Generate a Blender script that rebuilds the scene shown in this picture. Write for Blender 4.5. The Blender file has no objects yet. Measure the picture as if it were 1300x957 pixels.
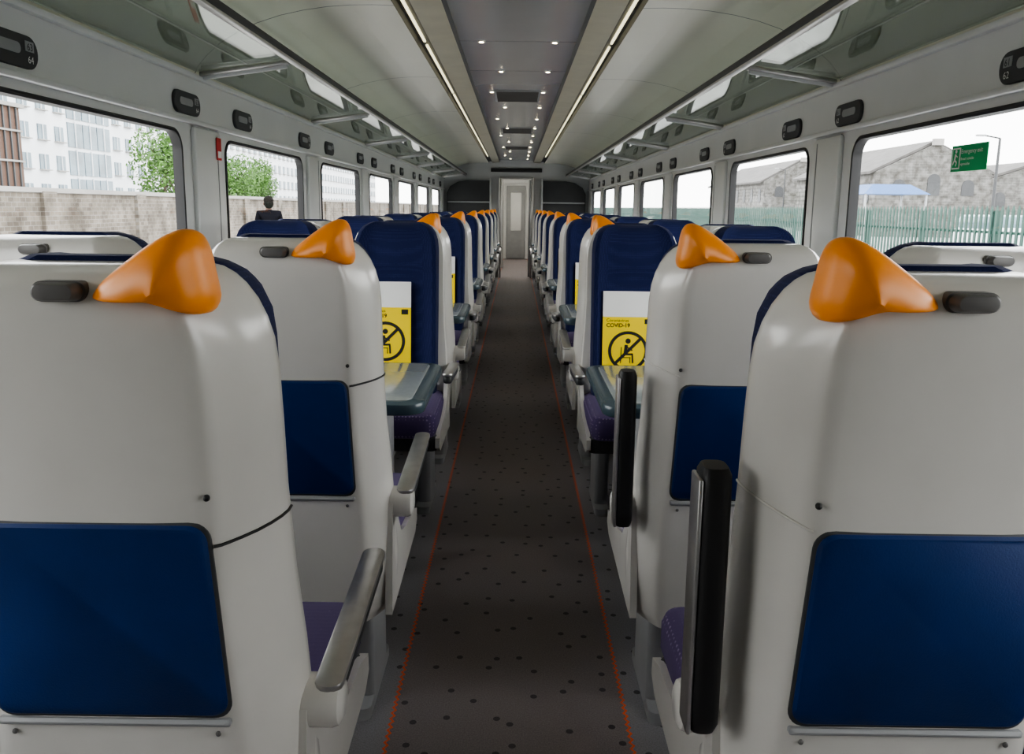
import bpy, bmesh, math, random
from mathutils import Matrix, Vector
random.seed(4)
C = bpy.context.scene.collection

# ---------------------------------------------------------------- materials
def nodes(name):
    m = bpy.data.materials.new(name); m.use_nodes = True
    nt = m.node_tree
    b = nt.nodes["Principled BSDF"]
    return m, nt, b
def mat(name, col, rough=0.5, metal=0.0, var=0.06, scale=8.0, bump=0.0, bscale=200.0, spec=0.5, coat=0.0):
    m, nt, b = nodes(name)
    N, L = nt.nodes, nt.links
    tc = N.new("ShaderNodeTexCoord")
    nz = N.new("ShaderNodeTexNoise"); nz.inputs["Scale"].default_value = scale; nz.inputs["Detail"].default_value = 4
    L.new(tc.outputs["Object"], nz.inputs["Vector"])
    r = N.new("ShaderNodeMapRange")
    r.inputs["From Min"].default_value = 0.3; r.inputs["From Max"].default_value = 0.7
    r.inputs["To Min"].default_value = 1 - var; r.inputs["To Max"].default_value = 1 + var
    L.new(nz.outputs["Fac"], r.inputs["Value"])
    mx = N.new("ShaderNodeVectorMath"); mx.operation = 'SCALE'
    mx.inputs[0].default_value = col[:3]
    L.new(r.outputs[0], mx.inputs["Scale"])
    L.new(mx.outputs[0], b.inputs["Base Color"])
    b.inputs["Roughness"].default_value = rough; b.inputs["Metallic"].default_value = metal
    b.inputs["Specular IOR Level"].default_value = spec
    b.inputs["Coat Weight"].default_value = coat
    b.inputs["Coat Roughness"].default_value = 0.12
    if bump > 0:
        n2 = N.new("ShaderNodeTexNoise"); n2.inputs["Scale"].default_value = bscale
        L.new(tc.outputs["Object"], n2.inputs["Vector"])
        bp = N.new("ShaderNodeBump"); bp.inputs["Strength"].default_value = bump; bp.inputs["Distance"].default_value = 0.002
        L.new(n2.outputs["Fac"], bp.inputs["Height"]); L.new(bp.outputs[0], b.inputs["Normal"])
    return m
def emis(name, col, s):
    m, nt, b = nodes(name)
    b.inputs["Base Color"].default_value = (*col, 1)
    b.inputs["Emission Color"].default_value = (*col, 1)
    b.inputs["Emission Strength"].default_value = s
    return m
def fabric(name, base, dot, scale):
    m, nt, b = nodes(name); N, L = nt.nodes, nt.links
    tc = N.new("ShaderNodeTexCoord")
    v = N.new("ShaderNodeTexVoronoi"); v.inputs["Scale"].default_value = scale; v.inputs["Randomness"].default_value = 0.15
    L.new(tc.outputs["Object"], v.inputs["Vector"])
    cr = N.new("ShaderNodeValToRGB")
    cr.color_ramp.elements[0].position = 0.18; cr.color_ramp.elements[0].color = (*dot, 1)
    cr.color_ramp.elements[1].position = 0.34; cr.color_ramp.elements[1].color = (*base, 1)
    L.new(v.outputs["Distance"], cr.inputs[0]); L.new(cr.outputs[0], b.inputs["Base Color"])
    bp = N.new("ShaderNodeBump"); bp.inputs["Strength"].default_value = 0.25; bp.inputs["Distance"].default_value = 0.002
    L.new(v.outputs["Distance"], bp.inputs["Height"]); L.new(bp.outputs[0], b.inputs["Normal"])
    b.inputs["Roughness"].default_value = 0.9; b.inputs["Specular IOR Level"].default_value = 0.15
    b.inputs["Sheen Weight"].default_value = 0.08
    return m
def glassmat(name, tint, gloss=0.08, diff=0.0, rough=0.02, dcol=(0.6,0.63,0.6), add=0.5):
    m = bpy.data.materials.new(name); m.use_nodes = True
    nt = m.node_tree; N, L = nt.nodes, nt.links
    N.clear()
    out = N.new("ShaderNodeOutputMaterial")
    tr = N.new("ShaderNodeBsdfTransparent"); tr.inputs[0].default_value = (*tint, 1)
    gl = N.new("ShaderNodeBsdfGlossy"); gl.inputs["Roughness"].default_value = rough
    df = N.new("ShaderNodeBsdfDiffuse"); df.inputs[0].default_value = (*dcol, 1)
    lw = N.new("ShaderNodeLayerWeight"); lw.inputs[0].default_value = 0.35
    mr = N.new("ShaderNodeMapRange"); mr.inputs["To Min"].default_value = gloss; mr.inputs["To Max"].default_value = min(1, gloss + add)
    L.new(lw.outputs["Fresnel"], mr.inputs["Value"])
    m1 = N.new("ShaderNodeMixShader"); m1.inputs[0].default_value = diff
    L.new(tr.outputs[0], m1.inputs[1]); L.new(df.outputs[0], m1.inputs[2])
    m2 = N.new("ShaderNodeMixShader")
    L.new(mr.outputs[0], m2.inputs[0]); L.new(m1.outputs[0], m2.inputs[1]); L.new(gl.outputs[0], m2.inputs[2])
    L.new(m2.outputs[0], out.inputs[0])
    return m

M = {}
M['shell'] = mat("shell_plastic", (0.71, 0.69, 0.65), 0.27, var=0.04, scale=5, bump=0.03, bscale=60, coat=0.3)
M['navy'] = fabric("navy_fabric", (0.013, 0.019, 0.072), (0.032, 0.043, 0.13), 160)
M['purple'] = fabric("purple_fabric", (0.10, 0.072, 0.17), (0.30, 0.24, 0.38), 70)
M['orange'] = mat("orange_plastic", (1.0, 0.31, 0.008), 0.36, var=0.03, spec=0.45)
M['blue'] = mat("blue_plastic", (0.005, 0.031, 0.14), 0.45, var=0.15, scale=6, bump=0.15, bscale=400, spec=.35)
M['grey'] = mat("grey_knob", (0.13, 0.125, 0.12), 0.4)
M['alu'] = mat("aluminium", (0.50, 0.49, 0.48), 0.32, metal=0.9, var=0.08, scale=30)
M['black'] = mat("black_rubber", (0.012, 0.012, 0.013), 0.5)
M['dgrey'] = mat("dark_grey_metal", (0.05, 0.052, 0.055), 0.5)
M['leg'] = mat("grey_leg", (0.34, 0.345, 0.35), 0.45)
M['white'] = mat("white_paper", (0.87, 0.87, 0.85), 0.6, var=0.02)
M['yellow'] = mat("yellow_card", (1.0, 0.75, 0.0), 0.5, var=0.02)
M['ink'] = mat("ink", (0.01, 0.01, 0.012), 0.6)
M['wall'] = mat("wall_panel_white", (0.75, 0.755, 0.74), 0.38, var=0.03, scale=3)
M['wallg'] = mat("wall_panel_grey", (0.50, 0.51, 0.51), 0.45, var=0.03, scale=3)
M['teal'] = mat("table_edge_teal", (0.060, 0.095, 0.115), 0.25, var=0.1)
M['ttop'] = mat("table_top", (0.34, 0.37, 0.365), 0.12, var=0.05, scale=60)
M['green'] = mat("green_sign", (0.0, 0.42, 0.13), 0.5)
M['red'] = mat("red_notice", (0.6, 0.02, 0.02), 0.5)
M['strip'] = emis("strip_light", (1.0, 0.92, 0.60), 1.6)
M['vlamp'] = emis("vestibule_light", (1.0, 0.95, 0.85), 14.0)
M['spot'] = emis("downlight_lens", (1.0, 0.82, 0.55), 30.0)
M['pane'] = glassmat("window_glass", (0.97, 0.98, 0.975), 0.01, add=.25)
M['rackglass'] = glassmat("rack_glass", (0.88, 0.93, 0.89), 0.10, 0.05, 0.03)

# ---------------------------------------------------------------- mesh builder
class MB:
    def __init__(s): s.v=[]; s.f=[]; s.m=[]; s.mats=[]
    def mi(s, k):
        if k not in s.mats: s.mats.append(k)
        return s.mats.index(k)
    def loft(s, rings, k, cap=True, closed=True, T=None):
        b=len(s.v); n=len(rings[0]); i=s.mi(k)
        for r in rings:
            for p in r:
                p=Vector(p)
                if T is not None: p=T@p
                s.v.append(tuple(p))
        for a in range(len(rings)-1):
            for j in range(n if closed else n-1):
                j2=(j+1)%n
                s.f.append((b+a*n+j,b+a*n+j2,b+(a+1)*n+j2,b+(a+1)*n+j)); s.m.append(i)
        if cap:
            s.f.append(tuple(b+j for j in range(n))[::-1]); s.m.append(i)
            e=b+(len(rings)-1)*n
            s.f.append(tuple(e+j for j in range(n))); s.m.append(i)
    def poly(s, pts, k, T=None):
        b=len(s.v)
        for p in pts:
            p=Vector(p)
            if T is not None: p=T@p
            s.v.append(tuple(p))
        s.f.append(tuple(range(b,b+len(pts)))); s.m.append(s.mi(k))
    def rbox(s, c, d, k, r=0.01, T=None, e=None, seg=4):
        e = min(r, d[2]*0.45) if e is None else e
        R=[]
        for (dz,ins) in ((-d[2]/2, e),(-d[2]/2+e*0.3,e*0.3),(-d[2]/2+e,0),(d[2]/2-e,0),(d[2]/2-e*0.3,e*0.3),(d[2]/2,e)):
            ring=rrect(d[0]-2*ins, d[1]-2*ins, max(r-ins, 0.0005), seg)
            R.append([(c[0]+x,c[1]+y,c[2]+dz) for x,y in ring])
        s.loft(R,k,T=T)
    def box(s,c,d,k,T=None):
        x,y,z=d[0]/2,d[1]/2,d[2]/2
        s.loft([[(c[0]-x,c[1]-y,c[2]+q),(c[0]+x,c[1]-y,c[2]+q),(c[0]+x,c[1]+y,c[2]+q),(c[0]-x,c[1]+y,c[2]+q)] for q in (-z,z)],k,T=T)
    def cyl(s,p0,p1,r0,r1,k,n=16,T=None):
        p0=Vector(p0);p1=Vector(p1);d=(p1-p0).normalized()
        u=d.orthogonal().normalized(); w=d.cross(u)
        R=[]
        for p,r in ((p0,r0),(p1,r1)):
            R.append([tuple(p+r*(math.cos(t)*u+math.sin(t)*w)) for t in [2*math.pi*j/n for j in range(n)]])
        s.loft(R,k,T=T)
    def ell(s,c,r,k,nu=16,nv=8,T=None):
        R=[]
        for a in range(1,nv):
            t=math.pi*a/nv-math.pi/2
            R.append([(c[0]+r[0]*math.cos(t)*math.cos(q),c[1]+r[1]*math.cos(t)*math.sin(q),c[2]+r[2]*math.sin(t)) for q in [2*math.pi*j/nu for j in range(nu)]])
        s.loft(R,k,T=T)
    def mesh(s,name,smooth=True,ang=35):
        me=bpy.data.meshes.new(name); me.from_pydata(s.v,[],s.f)
        for k in s.mats: me.materials.append(M[k])
        me.polygons.foreach_set("material_index",s.m)
        bm=bmesh.new(); bm.from_mesh(me); bmesh.ops.recalc_face_normals(bm,faces=bm.faces); bm.to_mesh(me); bm.free()
        if smooth:
            me.polygons.foreach_set("use_smooth",[True]*len(me.polygons))
            me.set_sharp_from_angle(angle=math.radians(ang))
        me.update(); return me
    def obj(s,name,**k):
        o=bpy.data.objects.new(name,s.mesh(name,**k)); C.objects.link(o); return o
def rrect(w,h,r,seg=4):
    r=min(r,w/2-1e-4,h/2-1e-4); out=[]
    for cx,cy,a0 in ((w/2-r,h/2-r,0),(-w/2+r,h/2-r,90),(-w/2+r,-h/2+r,180),(w/2-r,-h/2+r,270)):
        for j in range(seg+1):
            a=math.radians(a0+90*j/seg); out.append((cx+r*math.cos(a),cy+r*math.sin(a)))
    return out
def catmull(P,n=3):
    out=[]; L=len(P)
    for i in range(L):
        p0,p1,p2,p3=[Vector(P[(i+q)%L]) for q in (-1,0,1,2)]
        for j in range(n):
            t=j/n
            out.append(tuple(.5*((2*p1)+(p2-p0)*t+(2*p0-5*p1+4*p2-p3)*t*t+(3*p1-p0-3*p2+p3)*t**3)))
    return out
def interp(tab,z):
    if z<=tab[0][0]: return tab[0][1]
    for (a,b),(c,d) in zip(tab,tab[1:]):
        if z<=c: return b+(d-b)*(z-a)/(c-a)
    return tab[-1][1]
def inst(me,name,loc,rz=0,parent=None):
    o=bpy.data.objects.new(name,me); o.location=loc; o.rotation_euler[2]=rz; C.objects.link(o)
    if parent: o.parent=parent
    return o
def text(body,size,k,parent,loc,rot=(0,0,0),align='LEFT'):
    c=bpy.data.curves.new("label","FONT"); c.body=body; c.size=size; c.align_x=align; c.materials.append(M[k])
    o=bpy.data.objects.new("label_text",c); C.objects.link(o); o.parent=parent; o.location=loc; o.rotation_euler=rot
    return o

# ---------------------------------------------------------------- seat
def lean(z): return (1.25-z)*0.10
WT=[(0.30,.218),(0.33,.233),(0.45,.238),(0.7,.228),(0.82,.219),(0.95,.215),(1.05,.215),(1.13,.214),(1.17,.210),(1.20,.202),(1.225,.191),(1.245,.177),(1.258,.163),(1.268,.146),(1.274,.128)]
YO=[(1.19,-.012),(1.225,-.007),(1.25,.004),(1.262,.018),(1.270,.036),(1.274,.06)]
HALF=[(0,-.012),(.10,-.0118),(.165,-.0105),(.188,-.007),(.198,-.001),(.206,.008),(.220,.026),(.236,.050),(.248,.074),(.257,.100),(.261,.122),(.260,.140),(.254,.150),(.238,.152),(.15,.15),(0,.15)]
def shell_ring(z):
    k=interp(WT,z)/.262; yo=interp(YO,z)
    h=[(x*k,(max(y,yo) if y<.13 else y)) for x,y in HALF]
    full=h+[(-x,y) for x,y in h[::-1][1:-1]]
    return [(x,y+lean(z),z) for x,y in full]
CW=[(0.45,.178),(0.6,.186),(1.0,.187),(1.1,.187),(1.16,.187),(1.20,.183),(1.235,.172),(1.258,.156),(1.272,.136),(1.281,.112)]
CH=[(0,.205),(.10,.206),(.155,.208),(.185,.220),(.212,.230),(.234,.220),(.242,.19),(.242,.14),(.2,.12),(0,.12)]
def cush_ring(z):
    k=interp(CW,z)/.240
    ex=interp([(1.05,0),(1.09,.016),(1.2,.016),(1.25,.0),(1.27,-.02),(1.281,-.045)],z)
    h=[(x*k,(max(y+ex,.125) if y>.15 else y)) for x,y in CH]
    full=h+[(-x,y) for x,y in h[::-1][1:-1]]
    return [(x,y+lean(z),z) for x,y in full]
def plate(b,w,z0,z1,y,th,r,k,taper=0.0):
    rr=rrect(w,z1-z0,r,6); zc=(z0+z1)/2; R=[]
    for dy,ins in ((th,0),(th*0.3,0),(0,.004)):
        sx=(w-2*ins)/w; sz=((z1-z0)-2*ins)/(z1-z0)
        R.append([(px*sx*(1-taper*pz/(z1-z0)), y+dy+lean(zc+pz*sz), zc+pz*sz) for px,pz in rr])
    b.loft(R,k)
FIN=catmull([(.030,1.238),(.040,1.254),(.060,1.271),(.084,1.289),(.106,1.304),(.126,1.315),(.143,1.3205),(.157,1.316),(.165,1.299),(.169,1.270),(.173,1.238),(.166,1.219),(.146,1.222),(.118,1.231),(.085,1.236),(.050,1.234)],3)
def seat_mesh(a, up):
    b=MB()
    zs=[.30,.315,.33,.45,.6,.7,.76,.82,.9,.95,1.05,1.08,1.13,1.15,1.17,1.185,1.2,1.213,1.225,1.236,1.245,1.252,1.258,1.264,1.268,1.272,1.274]
    b.loft([shell_ring(z) for z in zs],'shell')
    zs=[.45,.6,.8,.95,1.04,1.06,1.09,1.13,1.16,1.18,1.2,1.22,1.235,1.247,1.258,1.266,1.272,1.277,1.281]
    b.loft([cush_ring(z) for z in zs],'navy')
    plate(b,.316,.655,.951,-.0135,.012,.026,'dgrey',.05)
    plate(b,.309,.662,.947,-.0185,.014,.024,'blue',.05)
    plate(b,.318,.645,.656,-.019,.012,.004,'leg')
    for x in (-.14,.14):
        b.ell((x,-.013+lean(.63),.632),(.004,.003,.004),'grey',8,6)
    b.ell((a*.155 if a else .155,-.012+lean(.985),.985),(.0045,.005,.0045),'black',8,6)
    R=[]
    for dy,s in ((.012,1.12),(-.004,1.12),(-.0042,1.0),(-.014,.95),(-.019,.8),(-.020,.5)):
        R.append([(px*s,dy,1.246+pz*s) for px,pz in rrect(.058,.022,.0108,6)])
    b.loft(R,'grey')
    if a:
        cx,cz=.122,1.238; R=[]; n=18; p=2.4
        for i in range(n+1):
            t=-math.cos(math.pi*i/n)*.998
            s=(1-abs(t)**p)**(1/p); y=.028+.062*t
            R.append([(a*(cx+(x-cx)*s),y+(1.27-z)*.10,cz+(z-cz)*s) for x,z in FIN])
        b.loft(R,'orange')
    b.rbox((0,.43,.455),(.44,.50,.11),'purple',.05,e=.03)
    b.rbox((0,.41,.375),(.45,.46,.07),'dgrey',.03,e=.01)
    for sx in ((a,) if a else ()):
        prof=[(.12,.31),(.60,.335),(.645,.36),(.64,.40),(.56,.425),(.40,.44),(.30,.465),(.25,.52),(.215,.58),(.15,.60)]
        b.loft([[(sx*xx,y,z) for y,z in prof] for xx in (.216,.220,.230,.234)],'shell')
    for x in (-.14,.14):
        b.loft([[(x+px,.30+py*s,z) for px,py in rrect(.06,.30,.02)] for z,s in ((.0,1.15),(.03,1.1),(.035,.75),(.30,.75),(.35,1.2))],'leg')
    for sx in ((a,) if a else (1,)):
        X=sx*(.262 if a else .252)
        if a:
            R=[]
            for xx,rr_ in ((.215,.036),(.225,.040),(.268,.040),(.278,.036),(.283,.026)):
                R.append([(sx*xx,.190+rr_*math.cos(t),.592+rr_*math.sin(t)) for t in [2*math.pi*j/24 for j in range(24)]])
            b.loft(R,'shell')
        if up is not None and a:
            T=Matrix.Translation((X,.160,.610+up))
            R=[]
            for z,s in ((-.03,.7),(-.015,.95),(.0,1),(.2,1.02),(.335,1.0),(.355,.9),(.365,.7)):
                R.append([(px*min(1,s+.1),-.045+py*s,z) for px,py in rrect(.042,.062,.016)])
            b.loft(R,'black',T=T)
            b.rbox((sx*.0225,-.045,.16),(.007,.050,.38),'alu',.003,T=T)
        else:
            T=Matrix.Translation((X,.195,.598))@Matrix.Rotation(math.radians(4.5 if a else 2),4,'X')
            b.rbox((0,.185,.008),(.038,.41,.034),'dgrey',.016,T=T,e=.01)
            b.rbox((0,.185,.029),(.046,.43,.013),'alu',.020,T=T,e=.004)
    return b.mesh("train_seat",ang=40)
SM={}
def sm(a,up):
    if a==0: up=None
    if (a,up) not in SM: SM[(a,up)]=seat_mesh(a,up)
    return SM[(a,up)]
def place_row(side,y,facing,up=None):
    for xc,kind in ((.54,1),(1.08,0)):
        if facing: me=sm(side if kind else 0,up); rz=math.pi
        else: me=sm((-side) if kind else 0,up); rz=0
        inst(me,"train_seat",(side*xc,y,0),rz)
P=1.9
FY=3.84; BY=3.94
for side in (-1,1):
    place_row(side,.94,False,up=.030 if side>0 else None)
    place_row(side,1.79,False,up=-.012 if side>0 else None)
    for k in range(7):
        if FY+P*k<15.3: place_row(side,FY+P*k,True)
        if k<6: place_row(side,BY+P*k,False)

def cord(xc,y0,z0,k,r,tilt,a):
    half=HALF[:12]
    seq=[(-x,y) for x,y in half[::-1]]+half[1:]
    cu=bpy.data.curves.new("elastic_cord",'CURVE'); cu.dimensions='3D'; cu.bevel_depth=r; cu.bevel_resolution=2
    seq=[(x,y) for x,y in seq if x*a>.17]
    sp=cu.splines.new('POLY'); sp.points.add(len(seq)-1)
    for i,(x,y) in enumerate(seq):
        z=z0+tilt*abs(x); kx=interp(WT,z)/.262
        sp.points[i].co=(xc+x*kx*1.006,y0+y+lean(z)-.001,z,1)
    cu.materials.append(M[k]); o=bpy.data.objects.new("elastic_cord",cu); C.objects.link(o)
cord(-.54,.94,.915,'black',.0022,0,1); cord(-.54,1.79,.935,'black',.0024,0,1)
cord(.54,.94,.90,'shell',.002,.25,-1); cord(.54,1.79,.93,'shell',.002,.2,-1)

# ---------------------------------------------------------------- tables
def table_mesh(s):
    b=MB()
    b.rbox((s*.8375,0,.712),(1.105,.70,.040),'teal',.07,e=.012,seg=6)
    b.rbox((s*.845,0,.733),(1.03,.62,.006),'ttop',.05,e=.002,seg=6)
    b.rbox((s*.47,0,.35),(.06,.12,.70),'leg',.02)
    b.rbox((s*.47,0,.015),(.10,.42,.03),'leg',.03)
    b.rbox((s*.80,0,.68),(.90,.05,.03),'leg',.01)
    b.rbox((s*1.375,0,.64),(.02,.40,.12),'leg',.008)
    return b.mesh("train_table")
TM={s:table_mesh(s) for s in (-1,1)}
for s in (-1,1):
    inst(TM[s],"train_table",(0,2.80,0))
    for k in range(1,7): inst(TM[s],"train_table",(0,2.94+P*k,0))

# ---------------------------------------------------------------- covid cards
def card_mesh():
    b=MB()
    b.box((0,-.06,0),(.232,.26,.002),'yellow'); b.box((0,.128,.0),(.232,.116,.002),'white')
    cx,cy=0,-.084; n=40; ro,ri=.090,.076; g=1.25
    for j in range(n):
        t0,t1=2*math.pi*j/n,2*math.pi*(j+1)/n
        b.poly([(cx+ri*math.cos(t0),cy+ri*math.sin(t0),.0016),(cx+ro*math.cos(t0),cy+ro*math.sin(t0),.0016),(cx+ro*math.cos(t1),cy+ro*math.sin(t1),.0016),(cx+ri*math.cos(t1),cy+ri*math.sin(t1),.0016)],'ink')
    def bar(x0,y0,x1,y1,wd,z=.0018):
        d=Vector((x1-x0,y1-y0)).normalized(); q=Vector((-d.y,d.x))*wd/2*g
        b.poly([(cx+g*x0+q.x,cy+g*y0+q.y,z),(cx+g*x0-q.x,cy+g*y0-q.y,z),(cx+g*x1-q.x,cy+g*y1-q.y,z),(cx+g*x1+q.x,cy+g*y1+q.y,z)],'ink')
    bar(-.047,-.047,.047,.047,.011,.0022)
    bar(-.006,.022,-.010,-.012,.012); bar(-.014,-.012,.018,-.012,.007); bar(.016,-.010,.018,-.044,.006)
    bar(-.024,.014,-.026,-.044,.003); bar(-.026,-.024,.010,-.024,.003); bar(.008,-.024,.008,-.044,.003); bar(-.004,.014,.016,.002,.005)
    b.poly([(cx+.000+.012*math.cos(t),cy+.045+.012*math.sin(t),.0018) for t in [2*math.pi*j/16 for j in range(16)]],'ink')
    b.box((.088,.050,.0014),(.03,.022,.001),'ink')
    return b.mesh("seat_closed_card",smooth=False)
CM=card_mesh()
for side in (-1,1):
    for k in range(6):
        xc=.515 if side>0 else -.585
        z=.800 if side>0 else .83
        if k%2==1: xc=side*.53
        o=inst(CM,"seat_closed_card",(xc,FY+P*k-.226-lean(z)-.004,z)); o.rotation_euler=(math.radians(90-5.7),0,0)
        if k<2:
            text("Coronavirus",.020,'ink',o,(-.10,.048,.0016)); text("COVID-19",.024,'ink',o,(-.10,.024,.0017)).data.offset=.0006

# ---------------------------------------------------------------- room shell
Y0,Y1=-1.3,15.6
m,nt,b=nodes("aisle_carpet"); N,L=nt.nodes,nt.links
tc=N.new("ShaderNodeTexCoord"); sx=N.new("ShaderNodeSeparateXYZ"); L.new(tc.outputs["Object"],sx.inputs[0])
def mth(op,a,b_=None,c=None):
    n=N.new("ShaderNodeMath"); n.operation=op
    for i,v in enumerate((a,b_,c)):
        if v is None: continue
        if isinstance(v,(int,float)): n.inputs[i].default_value=v
        else: L.new(v,n.inputs[i])
    return n.outputs[0]
ax=mth('ABSOLUTE',sx.outputs[0])
zig=mth('PINGPONG',sx.outputs[1],.012)
d=mth('ABSOLUTE',mth('SUBTRACT',mth('SUBTRACT',ax,.309),mth('MULTIPLY',zig,.8)))
line=mth('LESS_THAN',d,.0036)
inner=mth('LESS_THAN',ax,.313)
vo=N.new("ShaderNodeTexVoronoi"); vo.inputs["Scale"].default_value=9; vo.inputs["Randomness"].default_value=.7; vo.voronoi_dimensions='2D'
L.new(tc.outputs["Object"],vo.inputs["Vector"])
dots=mth('LESS_THAN',vo.outputs["Distance"],.085)
nz=N.new("ShaderNodeTexNoise"); nz.inputs["Scale"].default_value=260; L.new(tc.outputs["Object"],nz.inputs["Vector"])
nb=N.new("ShaderNodeTexNoise"); nb.inputs["Scale"].default_value=1.6; L.new(tc.outputs["Object"],nb.inputs["Vector"])
def mix(f,a,c):
    n=N.new("ShaderNodeMix"); n.data_type='RGBA'
    L.new(f,n.inputs[0])
    for i,v in ((6,a),(7,c)):
        if isinstance(v,tuple): n.inputs[i].default_value=(*v,1)
        else: L.new(v,n.inputs[i])
    return n.outputs[2]
c1=mix(nz.outputs["Fac"],(.10,.094,.104),(.33,.305,.32))
c2=mix(nz.outputs["Fac"],(.15,.16,.18),(.40,.41,.45))
c3=mix(inner,c2,c1)
c4=mix(mth('MULTIPLY',nb.outputs["Fac"],.38),c3,(.27,.16,.12))
c5=mix(mth('MULTIPLY',dots,.8),c4,(.03,.027,.033))
c6=mix(line,c5,(.85,.14,.035))
L.new(c6,b.inputs["Base Color"]); b.inputs["Roughness"].default_value=.65
bp=N.new("ShaderNodeBump"); bp.inputs["Strength"].default_value=.4; bp.inputs["Distance"].default_value=.003
L.new(nz.outputs["Fac"],bp.inputs["Height"]); L.new(bp.outputs[0],b.inputs["Normal"])
M['carpet']=m
f=MB(); f.box((0,(Y0+24)/2,-.02),(2.96,24-Y0,.04),'carpet'); f.obj("floor",smooth=False)

def seammat(name,col,rough,metal,per,off):
    m=mat(name,col,rough,metal,var=.03,scale=2); nt=m.node_tree; N,L=nt.nodes,nt.links
    b=N["Principled BSDF"]; src=b.inputs["Base Color"].links[0].from_socket
    tc=N.new("ShaderNodeTexCoord"); s=N.new("ShaderNodeSeparateXYZ"); L.new(tc.outputs["Object"],s.inputs[0])
    a=N.new("ShaderNodeMath"); a.operation='ADD'; a.inputs[1].default_value=off+per*20; L.new(s.outputs[1],a.inputs[0])
    w=N.new("ShaderNodeMath"); w.operation='MODULO'; w.inputs[1].default_value=per; L.new(a.outputs[0],w.inputs[0])
    l=N.new("ShaderNodeMath"); l.operation='LESS_THAN'; l.inputs[1].default_value=.008; L.new(w.outputs[0],l.inputs[0])
    x=N.new("ShaderNodeMix"); x.data_type='RGBA'; L.new(l.outputs[0],x.inputs[0]); L.new(src,x.inputs[6]); x.inputs[7].default_value=(.08,.08,.07,1)
    L.new(x.outputs[2],b.inputs["Base Color"]); return m
M['ceilc']=seammat("ceiling_centre_panel",(.52,.53,.54),.20,.45,.95,.2)
M['ceils']=seammat("ceiling_curved_cream",(.72,.71,.60),.28,0,1.9,.22)
M['cove']=mat("ceiling_cove",(.52,.50,.40),.4)
prof=[(0,2.245,'ceilc'),(.318,2.245,'dgrey'),(.325,2.205,'cove'),(.455,2.195,'black'),(.462,2.225,'dgrey'),(.525,2.225,'black'),(.532,2.195,'ceils'),
      (.62,2.197,'ceils'),(.72,2.195,'ceils'),(.82,2.187,'ceils'),(.92,2.172,'ceils'),(1.02,2.150,'ceils'),(1.12,2.118,'ceils'),(1.20,2.082,'ceils'),(1.28,2.035,'ceils'),(1.34,1.985,'ceils'),(1.385,1.935,'ceils'),(1.40,1.90,'ceils')]
cb=MB()
for s in (-1,1):
    for (x0,z0,k),(x1,z1,_) in zip(prof,prof[1:]):
        cb.poly([(s*x0,Y0,z0),(s*x1,Y0,z1),(s*x1,Y1,z1),(s*x0,Y1,z0)],k)
ce=cb.obj("ceiling",smooth=False)
bm=bmesh.new(); bm.from_mesh(ce.data); bmesh.ops.remove_doubles(bm,verts=bm.verts,dist=1e-4); bm.to_mesh(ce.data); bm.free()
ce.data.polygons.foreach_set("use_smooth",[True]*len(ce.data.polygons)); ce.data.set_sharp_from_angle(angle=math.radians(25))
sb=MB()
for s in (-1,1):
    y=Y0+.1
    while y<Y1-1.8:
        sb.rbox((s*.494,y+.92,2.214),(.014,1.80,.012),'strip',.004); y+=1.9
sb.obj("ceiling_light_strip")
db=MB()
y=.75
i=0
while y<Y1-.3:
    for x in ((-.2,.2) if i%2==0 else (-.11,.2)):
        db.cyl((x,y,2.2449),(x,y,2.238),.024,.022,'alu',20); db.cyl((x,y,2.2385),(x,y,2.2365),.012,.012,'spot',16)
    y+=.95; i+=1
db.obj("ceiling_downlight")
for yv in (6.7,9.6,12.3):
    v=MB(); v.box((0,yv,2.241),(.36,.62,.006),'leg')
    for q in range(12): v.box((0,yv-.27+q*.049,2.236),(.33,.012,.006),'grey')
    v.obj("ceiling_vent",smooth=False)

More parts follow.
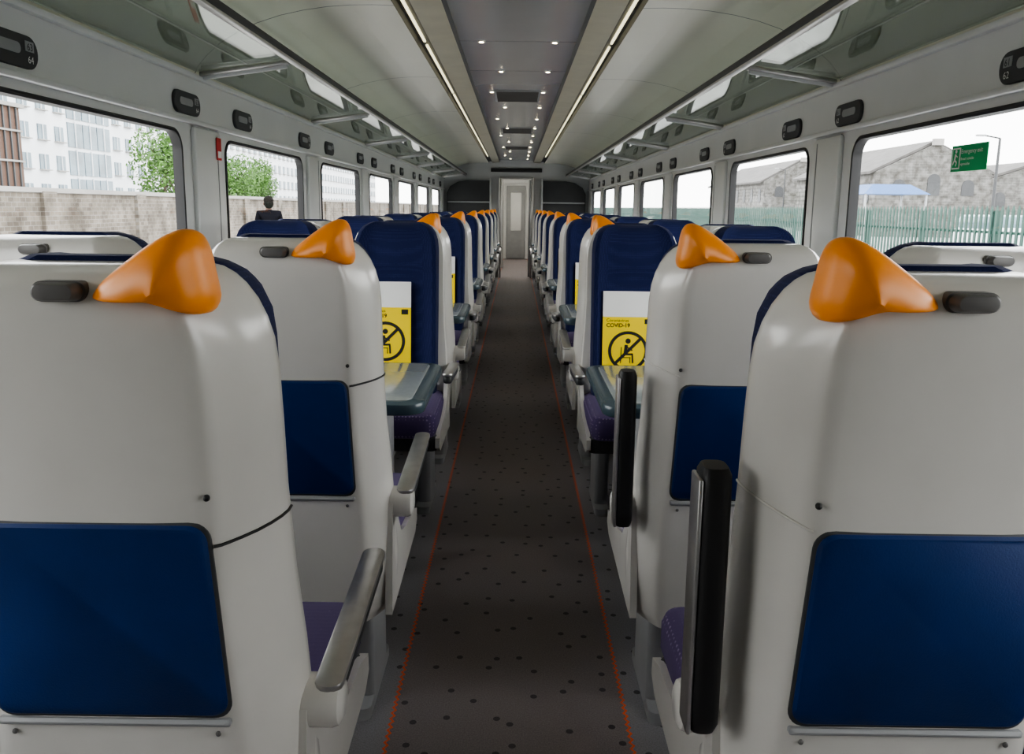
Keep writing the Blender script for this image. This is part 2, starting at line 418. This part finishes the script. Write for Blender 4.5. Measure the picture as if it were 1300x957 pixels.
def rr3(X,yc,zc,w,h,r,seg=8): return [(X,yc+a,zc+c) for a,c in rrect(w,h,r,seg)]
W_,H_,ZC=1.40,.805,1.2525
WO=.075
cells=[(-.22+P*i,-.22+P*(i+1)) for i in range(8)]
wn=1
for s,nm in ((-1,"left"),(1,"right")):
    bm=bmesh.new()
    for X in (1.40,1.43):
        for (a,c) in [(Y0,-.22)]+cells+[(14.98,Y1)]:
            out=[bm.verts.new((s*X,a,0)),bm.verts.new((s*X,c,0)),bm.verts.new((s*X,c,1.90)),bm.verts.new((s*X,a,1.90))]
            if c-a>1.5:
                E=[bm.edges.new((out[i],out[(i+1)%4])) for i in range(4)]
                rv=[bm.verts.new(p) for p in rr3(s*X,(a+c)/2+WO,ZC,W_,H_,.085)]
                E+=[bm.edges.new((rv[i],rv[(i+1)%len(rv)])) for i in range(len(rv))]
                bmesh.ops.triangle_fill(bm,edges=E,use_beauty=True)
            else: bm.faces.new(out)
    me=bpy.data.meshes.new("wall_"+nm); bm.to_mesh(me); bm.free(); me.materials.append(M['wall'])
    o=bpy.data.objects.new("wall_"+nm,me); C.objects.link(o)
    for (a,c) in cells:
        w=MB(); yc=(a+c)/2+WO
        w.loft([rr3(s*1.402,yc,ZC,W_+.004,H_+.004,.087),rr3(s*1.394,yc,ZC,W_+.004,H_+.004,.087),rr3(s*1.391,yc,ZC,W_-.010,H_-.010,.08),rr3(s*1.394,yc,ZC,W_-.026,H_-.026,.072),rr3(s*1.432,yc,ZC,W_-.028,H_-.028,.071)],'black',cap=False)
        w.poly(rr3(s*1.415,yc,ZC,W_-.027,H_-.027,.071),'pane')
        w.obj("window_%d"%wn); wn+=1
    t=MB()
    for i in range(0,9):
        y=-.22+P*i+WO
        t.rbox((s*1.390,y,1.245),(.024,.30,.87),'wall',.008,e=.02)
        t.box((s*1.377,y+.10,1.245),(.003,.006,.82),'leg')
    t.obj("trim_%d"%(1 if s<0 else 2))
    t=MB()
    Yc=(Y0+Y1)/2; LL=Y1-Y0-.02
    t.rbox((s*1.386,Yc,1.695),(.026,LL,.02),'wall',.006)
    t.rbox((s*1.384,Yc,1.888),(.028,LL,.022),'wall',.006)
    t.rbox((s*1.382,Yc,.80),(.032,LL,.03),'wallg',.008)
    t.obj("trim_%d"%(3 if s<0 else 4))
    t=MB(); t.rbox((s*1.368,Yc,.11),(.06,LL,.20),'leg',.02); t.obj("baseboard_"+nm)
    r=MB()
    ys=[Y0+.02]+[-.22+P*i for i in range(9)]
    for i,y in enumerate(ys):
        y2=ys[i+1] if i<len(ys)-1 else Y1-.02
        R=[[(s*.985,yy,1.962),(s*1.375,yy,1.907),(s*1.375,yy,1.913),(s*.985,yy,1.968)] for yy in (y+.03,y2-.03)]
        r.loft(R,'rackglass')
        T=Matrix.Translation((s*1.180,y if i else y+.03,1.931))@Matrix.Rotation(s*math.atan2(.057,.40),4,'Y')
        r.rbox((0,0,-.002),(.39,.035,.02),'alu',.006,T=T)
        r.rbox((0,0,-.016),(.37,.012,.02),'wallg',.004,T=T)
    r.rbox((s*.962,Yc,1.976),(.026,LL,.034),'dgrey',.01)
    r.rbox((s*.962,Yc,1.954),(.030,LL,.012),'alu',.004)
    r.rbox((s*1.16,Yc,1.945),(.010,LL,.006),'alu',.003)
    r.obj("luggage_rack")
    pl=MB()
    pl.loft([[(s*(1.3995-x_),a*q,c*q) for a,c in rrect(.26,.088,.042,6)] for x_,q in ((0,1.04),(.008,1.04),(.012,1.0),(.012,.99))],'dgrey')
    pl.loft([[(s*(1.3995-x_),a-.02,c+.004) for a,c in rrect(.13,.030,.014,6)] for x_,q in ((.011,1),(.015,1))],'leg')
    pl.box((s*1.387,.09,.016),(.002,.04,.028),'leg')
    pme=pl.mesh("seat_number_plate")
    for k in range(-1,7):
        for yy in (2.27+P*k,3.47+P*k):
            if yy>15.3: continue
            o=inst(pme,"seat_number_plate",(0,yy,1.768 if s<0 else 1.758))
            if 1.5<yy<6:
                rz=math.pi/2 if s<0 else -math.pi/2
                for t_,dz,kk in ((63 if s<0 else 61,.005,'ink'),(64 if s<0 else 62,-.030,'white')):
                    text(str(t_),.028,kk,o,(s*1.385,.09,dz),(math.pi/2,0,rz),'CENTER')

def bulk(nm,yc,openw):
    b=MB()
    if openw:
        b.box((-.865,yc,1.2),(1.07,.1,2.4),'wallg'); b.box((.865,yc,1.2),(1.07,.1,2.4),'wallg'); b.box((0,yc,2.16),(.66,.1,.48),'wallg')
    else: b.box((0,yc,1.2),(2.78,.1,2.4),'leg')
    return b.obj(nm,smooth=False)
bulk("wall_back",Y0-.05,False); bulk("wall_front",Y1+.05,True)
d=MB()
for x in (-.30,.30): d.rbox((x,Y1-.03,.95),(.035,.05,1.90),'alu',.01)
d.rbox((0,Y1-.03,1.91),(.635,.05,.04),'alu',.01)
d.rbox((.262,Y1-.02,.95),(.035,.03,1.86),'leg',.01)
d.obj("door_1")
v=MB()
for s in (-1,1):
    v.box((s*.52,18.6,1.1),(.06,5.7,2.2),'wall')
    v.box((s*.40,18.2,1.05),(.22,.06,2.1),'wallg')
    v.rbox((s*.285,18.15,1.0),(.02,.04,2.0),'alu',.006)
v.box((0,18.6,2.2),(1.1,5.7,.05),'wall'); v.box((0,21.5,1.1),(1.1,.06,2.2),'wall')
v.box((0,18.2,2.03),(.6,.06,.26),'wallg')
v.obj("vestibule",smooth=False)
v=MB(); v.rbox((0,21.42,.97),(.50,.04,1.92),'leg',.02); v.rbox((0,21.39,1.25),(.28,.02,1.0),'wall',.02)
v.obj("door_2")
v=MB(); v.rbox((0,16.9,2.155),(.4,.8,.02),'vlamp',.02); v.rbox((0,19.8,2.155),(.4,.8,.02),'vlamp',.02); v.obj("vestibule_lamp")
v=MB(); v.rbox((0,Y1-.025,2.06),(.98,.04,.07),'black',.01); v.obj("destination_display")
for s in (-1,1):
    L_=MB()
    o=[(.50,0),(1.33,0),(1.33,1.62),(1.27,1.74),(1.12,1.83),(.95,1.86),(.50,1.86)]
    L_.loft([[(s*x,y,z) for x,z in o] for y in (15.50,15.56)],'dgrey')
    for z in (.3,.9,1.45): L_.rbox((s*.90,15.42,z),(.80,.16,.03),'leg',.01)
    L_.rbox((s*.49,15.44,.95),(.03,.2,1.9),'wallg',.01)
    L_.obj("luggage_stack")
n=MB(); n.rbox((-1.373,3.76,1.60),(.004,.055,.10),'red',.002); n.rbox((-1.370,3.76,1.575),(.002,.04,.03),'white',.001); n.obj("safety_notice")
e=MB(); ex=1.410
e.box((ex,2.55,1.522),(.002,.20,.082),'green')
e.box((ex-.002,2.62,1.522),(.001,.045,.066),'white')
e.box((ex-.003,2.62,1.522),(.001,.036,.057),'green')
eo=e.obj("emergency_exit_sign",smooth=False)
b2=MB()
oy,oz=.006,-.012
b2.poly([(ex-.0045,2.612+oy+.006*math.cos(t),1.556+oz+.006*math.sin(t)) for t in [2*math.pi*j/14 for j in range(14)]],'white')
for (y0,z0,y1,z1,w) in ((2.614,1.548,2.618,1.530,.009),(2.618,1.530,2.606,1.522,.006),(2.606,1.522,2.610,1.510,.005),(2.618,1.530,2.628,1.515,.006),(2.614,1.545,2.602,1.538,.004)):
    y0+=oy;y1+=oy;z0+=oz;z1+=oz
    dd=Vector((y1-y0,z1-z0)).normalized(); p=Vector((-dd.y,dd.x))*w/2
    b2.poly([(ex-.0045,y0+p.x,z0+p.y),(ex-.0045,y0-p.x,z0-p.y),(ex-.0045,y1-p.x,z1-p.y),(ex-.0045,y1+p.x,z1+p.y)],'white')
fo=b2.obj("running_figure",smooth=False); fo.parent=eo
text("Emergency exit",.019,'white',eo,(ex-.002,2.594,1.536),(math.pi/2,0,-math.pi/2))
text("Breach suitable",.012,'white',eo,(ex-.002,2.594,1.516),(math.pi/2,0,-math.pi/2))
text("signosaithe",.012,'white',eo,(ex-.002,2.594,1.500),(math.pi/2,0,-math.pi/2))

# ---------------------------------------------------------------- outside
def brickmat(name,c1,c2,mo,scale,rot=True):
    m,nt,b=nodes(name); N,L=nt.nodes,nt.links
    tc=N.new("ShaderNodeTexCoord"); s=N.new("ShaderNodeSeparateXYZ"); cb=N.new("ShaderNodeCombineXYZ")
    L.new(tc.outputs["Object"],s.inputs[0]); L.new(s.outputs[1 if rot else 0],cb.inputs[0]); L.new(s.outputs[2],cb.inputs[1])
    br=N.new("ShaderNodeTexBrick"); br.inputs["Scale"].default_value=scale
    br.inputs["Color1"].default_value=(*c1,1); br.inputs["Color2"].default_value=(*c2,1); br.inputs["Mortar"].default_value=(*mo,1)
    L.new(cb.outputs[0],br.inputs["Vector"])
    nz=N.new("ShaderNodeTexNoise"); nz.inputs["Scale"].default_value=1.5; nz.inputs["Detail"].default_value=6; L.new(tc.outputs["Object"],nz.inputs["Vector"])
    x=N.new("ShaderNodeMix"); x.data_type='RGBA'; x.blend_type='MULTIPLY'; x.inputs[0].default_value=.9
    cr=N.new("ShaderNodeValToRGB"); cr.color_ramp.elements[0].position=.35; cr.color_ramp.elements[0].color=(.35,.33,.3,1); cr.color_ramp.elements[1].position=.65
    L.new(nz.outputs["Fac"],cr.inputs[0]); L.new(br.outputs[0],x.inputs[6]); L.new(cr.outputs[0],x.inputs[7])
    L.new(x.outputs[2],b.inputs["Base Color"]); b.inputs["Roughness"].default_value=.9
    return m
M['brick']=brickmat("weathered_brick",(.16,.135,.11),(.25,.22,.18),(.28,.265,.24),2.6)
M['stone']=brickmat("grey_stone",(.14,.138,.13),(.20,.195,.185),(.22,.215,.205),1.0,False)
M['render']=mat("white_render",(.66,.68,.70),.8,scale=.3)
M['bglass']=mat("building_glass",(.12,.17,.20),.2,scale=.3,var=.3)
M['clad']=mat("brown_cladding",(.10,.055,.038),.7)
M['slate']=mat("slate_roof",(.10,.095,.09),.8,scale=1,var=.25)
M['fence']=mat("green_fence",(.022,.065,.050),.6)
M['leaf']=mat("leaf",(.06,.14,.022),.6,scale=2,var=.5)
M['bark']=mat("bark",(.08,.06,.045),.9)
M['conc']=mat("concrete",(.30,.29,.275),.9,scale=.5,var=.1)
M['gravel']=mat("gravel",(.33,.325,.315),.95,scale=3,var=.2,bump=.4,bscale=20)
M['cloth']=mat("dark_coat",(.006,.006,.008),.95,spec=.05)
M['skin']=mat("skin",(.10,.055,.04),.6,spec=.2)
M['hair']=mat("hair",(.006,.005,.004),.9,spec=.05)
M['canopy']=mat("blue_canopy",(.05,.12,.28),.6)
g=MB(); g.box((-152,100,-.30),(300,500,.1),'conc'); g.obj("platform_ground",smooth=False)
g=MB(); g.box((152,100,-1.05),(300,500,.1),'gravel'); g.obj("yard_ground",smooth=False)
w=MB(); w.box((-10.15,65,.65),(.3,150,1.8),'brick'); w.box((-10.15,65,1.60),(.42,150,.10),'conc')
y=-8
while y<140: w.box((-9.98,y,.66),(.12,.5,1.82),'brick'); y+=4.2
w.obj("brick_wall",smooth=False)
o=MB(); o.box((-70,215,8),(20,260,16.5),'render')
y=88
while y<344:
    glassy = 108<y<122 or 150<y<170
    for fl in range(4):
        z=2.2+fl*3.7
        if glassy: o.box((-59.97,y,z+.7),(.2,3.5,3.2),'bglass'); o.box((-59.85,y,z+.8),(.2,.12,3.4),'render')
        else:
            o.box((-59.97,y,z+.5),(.2,1.9,1.9),'bglass'); o.box((-59.85,y,z+.5),(.2,.08,1.9),'render'); o.box((-59.8,y,z-.5),(.5,2.2,.12),'conc')
    y+=3.8
o.box((-59.7,215,16.0),(.9,260,.5),'conc')
o.obj("office_building",smooth=False)
o=MB(); o.box((-45,60.7,4.3),(9,12,9.2),'clad')
for q_ in range(14): o.box((-40.45,55.1+q_*.85,4.3),(.15,.12,9.2),'dgrey')
for q_ in (2.2,4.6,7.0): o.box((-40.4,60.7,q_),(.2,12,.15),'conc')
o.box((-45,60.7,9.0),(9.6,12.6,.3),'conc')
o.obj("clad_building",smooth=False)
def tree(x,y,z0,h,r,seed):
    rd=random.Random(seed); t=MB()
    t.cyl((x,y,z0),(x+.1,y,z0+h*.55),.16,.09,'bark',10)
    bl=[]
    for i in range(12):
        a=rd.uniform(0,6.28); q=rd.uniform(.1,.65)*r; c=Vector((x+q*math.cos(a),y+q*math.sin(a),z0+h-r*1.15+rd.uniform(-1.1,.75)*r))
        t.cyl((x+.1,y,z0+h*.5),c,.07,.02,'bark',6); bl.append((c,rd.uniform(.4,.6)*r))
    for i in range(4800):
        c,br=rd.choice(bl); d=Vector((rd.gauss(0,1),rd.gauss(0,1),rd.gauss(0,1))).normalized()*br*rd.uniform(.6,1.05)
        p=c+d; u=Vector((rd.gauss(0,1),rd.gauss(0,1),rd.gauss(0,1))).normalized(); v_=u.orthogonal().normalized(); s_=rd.uniform(.08,.15)
        t.poly([p-u*s_*1.4,p+v_*s_*.7,p+u*s_*1.4,p-v_*s_*.7],'leaf')
    t.obj("tree",smooth=False)
tree(-30,69,-.25,8.0,3.3,1); tree(-30,86,-.25,7.8,3.4,2); tree(-30,95,-.25,6.8,2.8,3)
def shed(x0,x1,y0,y1,ze,zp,nm="stone_building"):
    s=MB(); xm=(x0+x1)/2
    s.loft([[(x0,y,-1),(x1,y,-1),(x1,y,ze),(xm,y,zp),(x0,y,ze)] for y in (y0,y1)],'stone')
    for sg,xa in ((-1,x0),(1,x1)):
        e=.5; dz=(zp-ze)/(xm-x0)*e
        s.loft([[(xa+sg*e,y,ze-dz+.05),(xm,y,zp+.05),(xm,y,zp+.3),(xa+sg*e,y,ze-dz+.3)] for y in (y0+.4,y1+.4)],'slate')
    s.box((xm,y0-.1,zp+.1),(.9,.5,.6),'conc')
    for q_ in (-.3,0,.3):
        xx=xm+q_*(x1-x0); h=(2.4 if q_==0 else 1.5); zz=ze-2.2
        pts=[(xx-.6,zz),(xx+.6,zz),(xx+.6,zz+h*.6)]+[(xx+.6*math.cos(t),zz+h*.6+.6*math.sin(t)) for t in [math.pi*j/8 for j in range(1,8)]]+[(xx-.6,zz+h*.6)]
        s.loft([[(a,y0+dy,c) for a,c in pts] for dy in (-.06,.05)],'dgrey')
    n_=int((y1-y0)/4)
    for j in range(n_):
        s.box((x0-.02,y0+2+j*4,ze-2),(.1,1.2,1.9),'dgrey')
    return s.obj(nm,smooth=False)
shed(34.5,45.5,78,100,5.2,7.9); shed(46,60,82,110,4.2,6.4); shed(36,47,118,150,5.6,8.6); shed(62,85,90,110,3.2,4.6)
c_=MB(); c_.loft([[(24,56,2.6),(28.6,56,2.6),(28.6,60,2.6),(24,60,2.6)],[(25,57,3.3),(27.6,57,3.3),(27.6,59,3.3),(25,59,3.3)]],'canopy')
for x in (24.2,28.4):
    for y in (56.2,59.8): c_.box((x,y,.8),(.12,.12,3.6),'leg')
c_.obj("blue_canopy",smooth=False)
fb=MB(); y=-4
while y<125:
    fb.loft([[(9-.012,y-.034,z),(9+.012,y-.034,z),(9+.012,y+.034,z),(9-.012,y+.034,z)] for z in (-1,1.42)]+[[(9-.004,y-.004,1.50),(9+.004,y-.004,1.50),(9+.004,y+.004,1.50),(9-.004,y+.004,1.50)]],'fence'); y+=.165
for z in (-.4,1.0): fb.box((9.04,60,z),(.05,130,.05),'fence')
y=-4
while y<125: fb.box((9.08,y,.2),(.1,.1,2.4),'fence'); y+=2.75
fb.obj("palisade_fence",smooth=False)
def lamp(x,y,h,z0):
    l=MB(); l.cyl((x,y,z0),(x,y,h),.10,.06,'dgrey',12); l.cyl((x,y,h),(x-.9,y,h+.15),.04,.04,'dgrey',8); l.rbox((x-1.0,y,h+.14),(.5,.2,.1),'leg',.04); l.obj("lamp_post")
lamp(25,42.5,5.2,-1); lamp(32,97,6.2,-1)
o=MB(); o.rbox((20,33,-.0),(2.0,4.6,1.6),'render',.3,e=.3); o.rbox((20,33.6,.95),(1.8,3.0,.7),'bglass',.3,e=.25)
for a_ in (-1,1):
    for b_ in (-1.4,1.4): o.cyl((20+a_*1.02,33+b_,-.68),(20+a_*.8,33+b_,-.68),.33,.33,'black',18)
o.obj("parked_van")

# ---------------------------------------------------------------- pedestrian
def person(px,py,z0,rz):
    J=[];Rr=[];E=[]
    def a(p,r,par=None):
        J.append(p); Rr.append(r); i=len(J)-1
        if par is not None: E.append((par,i))
        return i
    pel=a((0,0,.95),.15)
    sp1=a((0,.0,1.10),.135,pel); sp2=a((0,-.01,1.27),.155,sp1); ch=a((0,-.005,1.40),.14,sp2)
    nk=a((0,.0,1.475),.06,ch); nk2=a((0,.012,1.53),.055,nk); hd=a((0,.02,1.60),.082,nk2); ht=a((0,.015,1.665),.078,hd)
    for s in (-1,1):
        sh=a((s*.18,0,1.42),.072,ch); el=a((s*.235,-.01,1.13),.047,sh); wr=a((s*.25,.06,.88),.034,el); pm=a((s*.25,.08,.81),.033,wr)
        for j,(dx,l) in enumerate(((-.024,.065),(-.008,.075),(.008,.07),(.024,.055))):
            k1=a((s*.25+dx*.3,.085+dx,.765),.010,pm); k2=a((s*.248+dx*.2,.09+dx,.765-l*.55),.009,k1); a((s*.243+dx*.2,.098+dx,.765-l),.008,k2)
        t1=a((s*.245,.115,.80),.011,pm); a((s*.24,.13,.765),.009,t1)
        hp=a((s*.095,0,.90),.10,pel); kn=a((s*.105,.015,.50),.062,hp); an=a((s*.11,-.01,.09),.042,kn); a((s*.12,.14,.04),.036,an)
    me=bpy.data.meshes.new("pedestrian"); me.from_pydata(J,E,[])
    o=bpy.data.objects.new("pedestrian",me); C.objects.link(o)
    bm=bmesh.new(); bm.from_mesh(me); ly=bm.verts.layers.skin.verify()
    for v_,r in zip(bm.verts,Rr): v_[ly].radius=(r,r)
    bm.verts.ensure_lookup_table(); bm.verts[0][ly].use_root=True
    bm.to_mesh(me); bm.free()
    md=o.modifiers.new("skin",'SKIN'); md.use_smooth_shade=True
    o.modifiers.new("sub",'SUBSURF').levels=2
    dg=bpy.context.evaluated_depsgraph_get(); ev=o.evaluated_get(dg); nm=bpy.data.meshes.new_from_object(ev)
    o.modifiers.clear(); o.data=nm
    nm.materials.clear(); nm.materials.append(M['cloth']); nm.materials.append(M['skin'])
    for p in nm.polygons:
        c=p.center; p.material_index=1 if (c.z>1.49 or (c.z<.86 and abs(c.x)>.2)) else 0
    h=MB(); h.ell((0,-.005,1.665),(.092,.105,.085),'hair',16,10); h.ell((0,-.03,1.60),(.088,.085,.09),'hair',16,10)
    h.ell((0,.105,1.60),(.014,.018,.022),'skin',8,6)
    for s in (-1,1): h.ell((s*.085,.02,1.60),(.012,.02,.03),'skin',8,6); h.ell((s*.032,.092,1.625),(.012,.008,.007),'black',8,6)
    h.ell((0,.094,1.555),(.025,.008,.006),'red',8,6)
    ho=h.obj("head_details"); ho.parent=o
    o.location=(px,py,z0); o.rotation_euler[2]=rz
person(-4.60,15,-.23,math.radians(25))

# ---------------------------------------------------------------- world + camera
wd=bpy.data.worlds.new("overcast"); bpy.context.scene.world=wd; wd.use_nodes=True
N,L=wd.node_tree.nodes,wd.node_tree.links
bg=N["Background"]; tc=N.new("ShaderNodeTexCoord"); s=N.new("ShaderNodeSeparateXYZ"); L.new(tc.outputs["Generated"],s.inputs[0])
cr=N.new("ShaderNodeValToRGB"); cr.color_ramp.elements[0].position=0; cr.color_ramp.elements[0].color=(.945,.945,.935,1)
cr.color_ramp.elements[1].position=1; cr.color_ramp.elements[1].color=(.86,.88,.91,1)
L.new(s.outputs[2],cr.inputs[0]); L.new(cr.outputs[0],bg.inputs[0]); bg.inputs[1].default_value=7.2
try:
    bpy.context.scene.view_settings.view_transform='AgX'
    bpy.context.scene.view_settings.look='AgX - Medium High Contrast'
except Exception as ex_: print("look", ex_)

cam=bpy.data.cameras.new("camera"); co=bpy.data.objects.new("camera",cam); C.objects.link(co)
cam.sensor_width=36; cam.lens=28; cam.shift_y=-45.5/1300; cam.clip_start=.05; cam.clip_end=800
R=Matrix.Rotation(math.radians(.17),4,'Z')@Matrix.Rotation(math.radians(90-9.5),4,'X')@Matrix.Rotation(math.radians(.7),4,'Z')
co.matrix_world=Matrix.Translation((0,0,1.35))@R
bpy.context.scene.camera=co
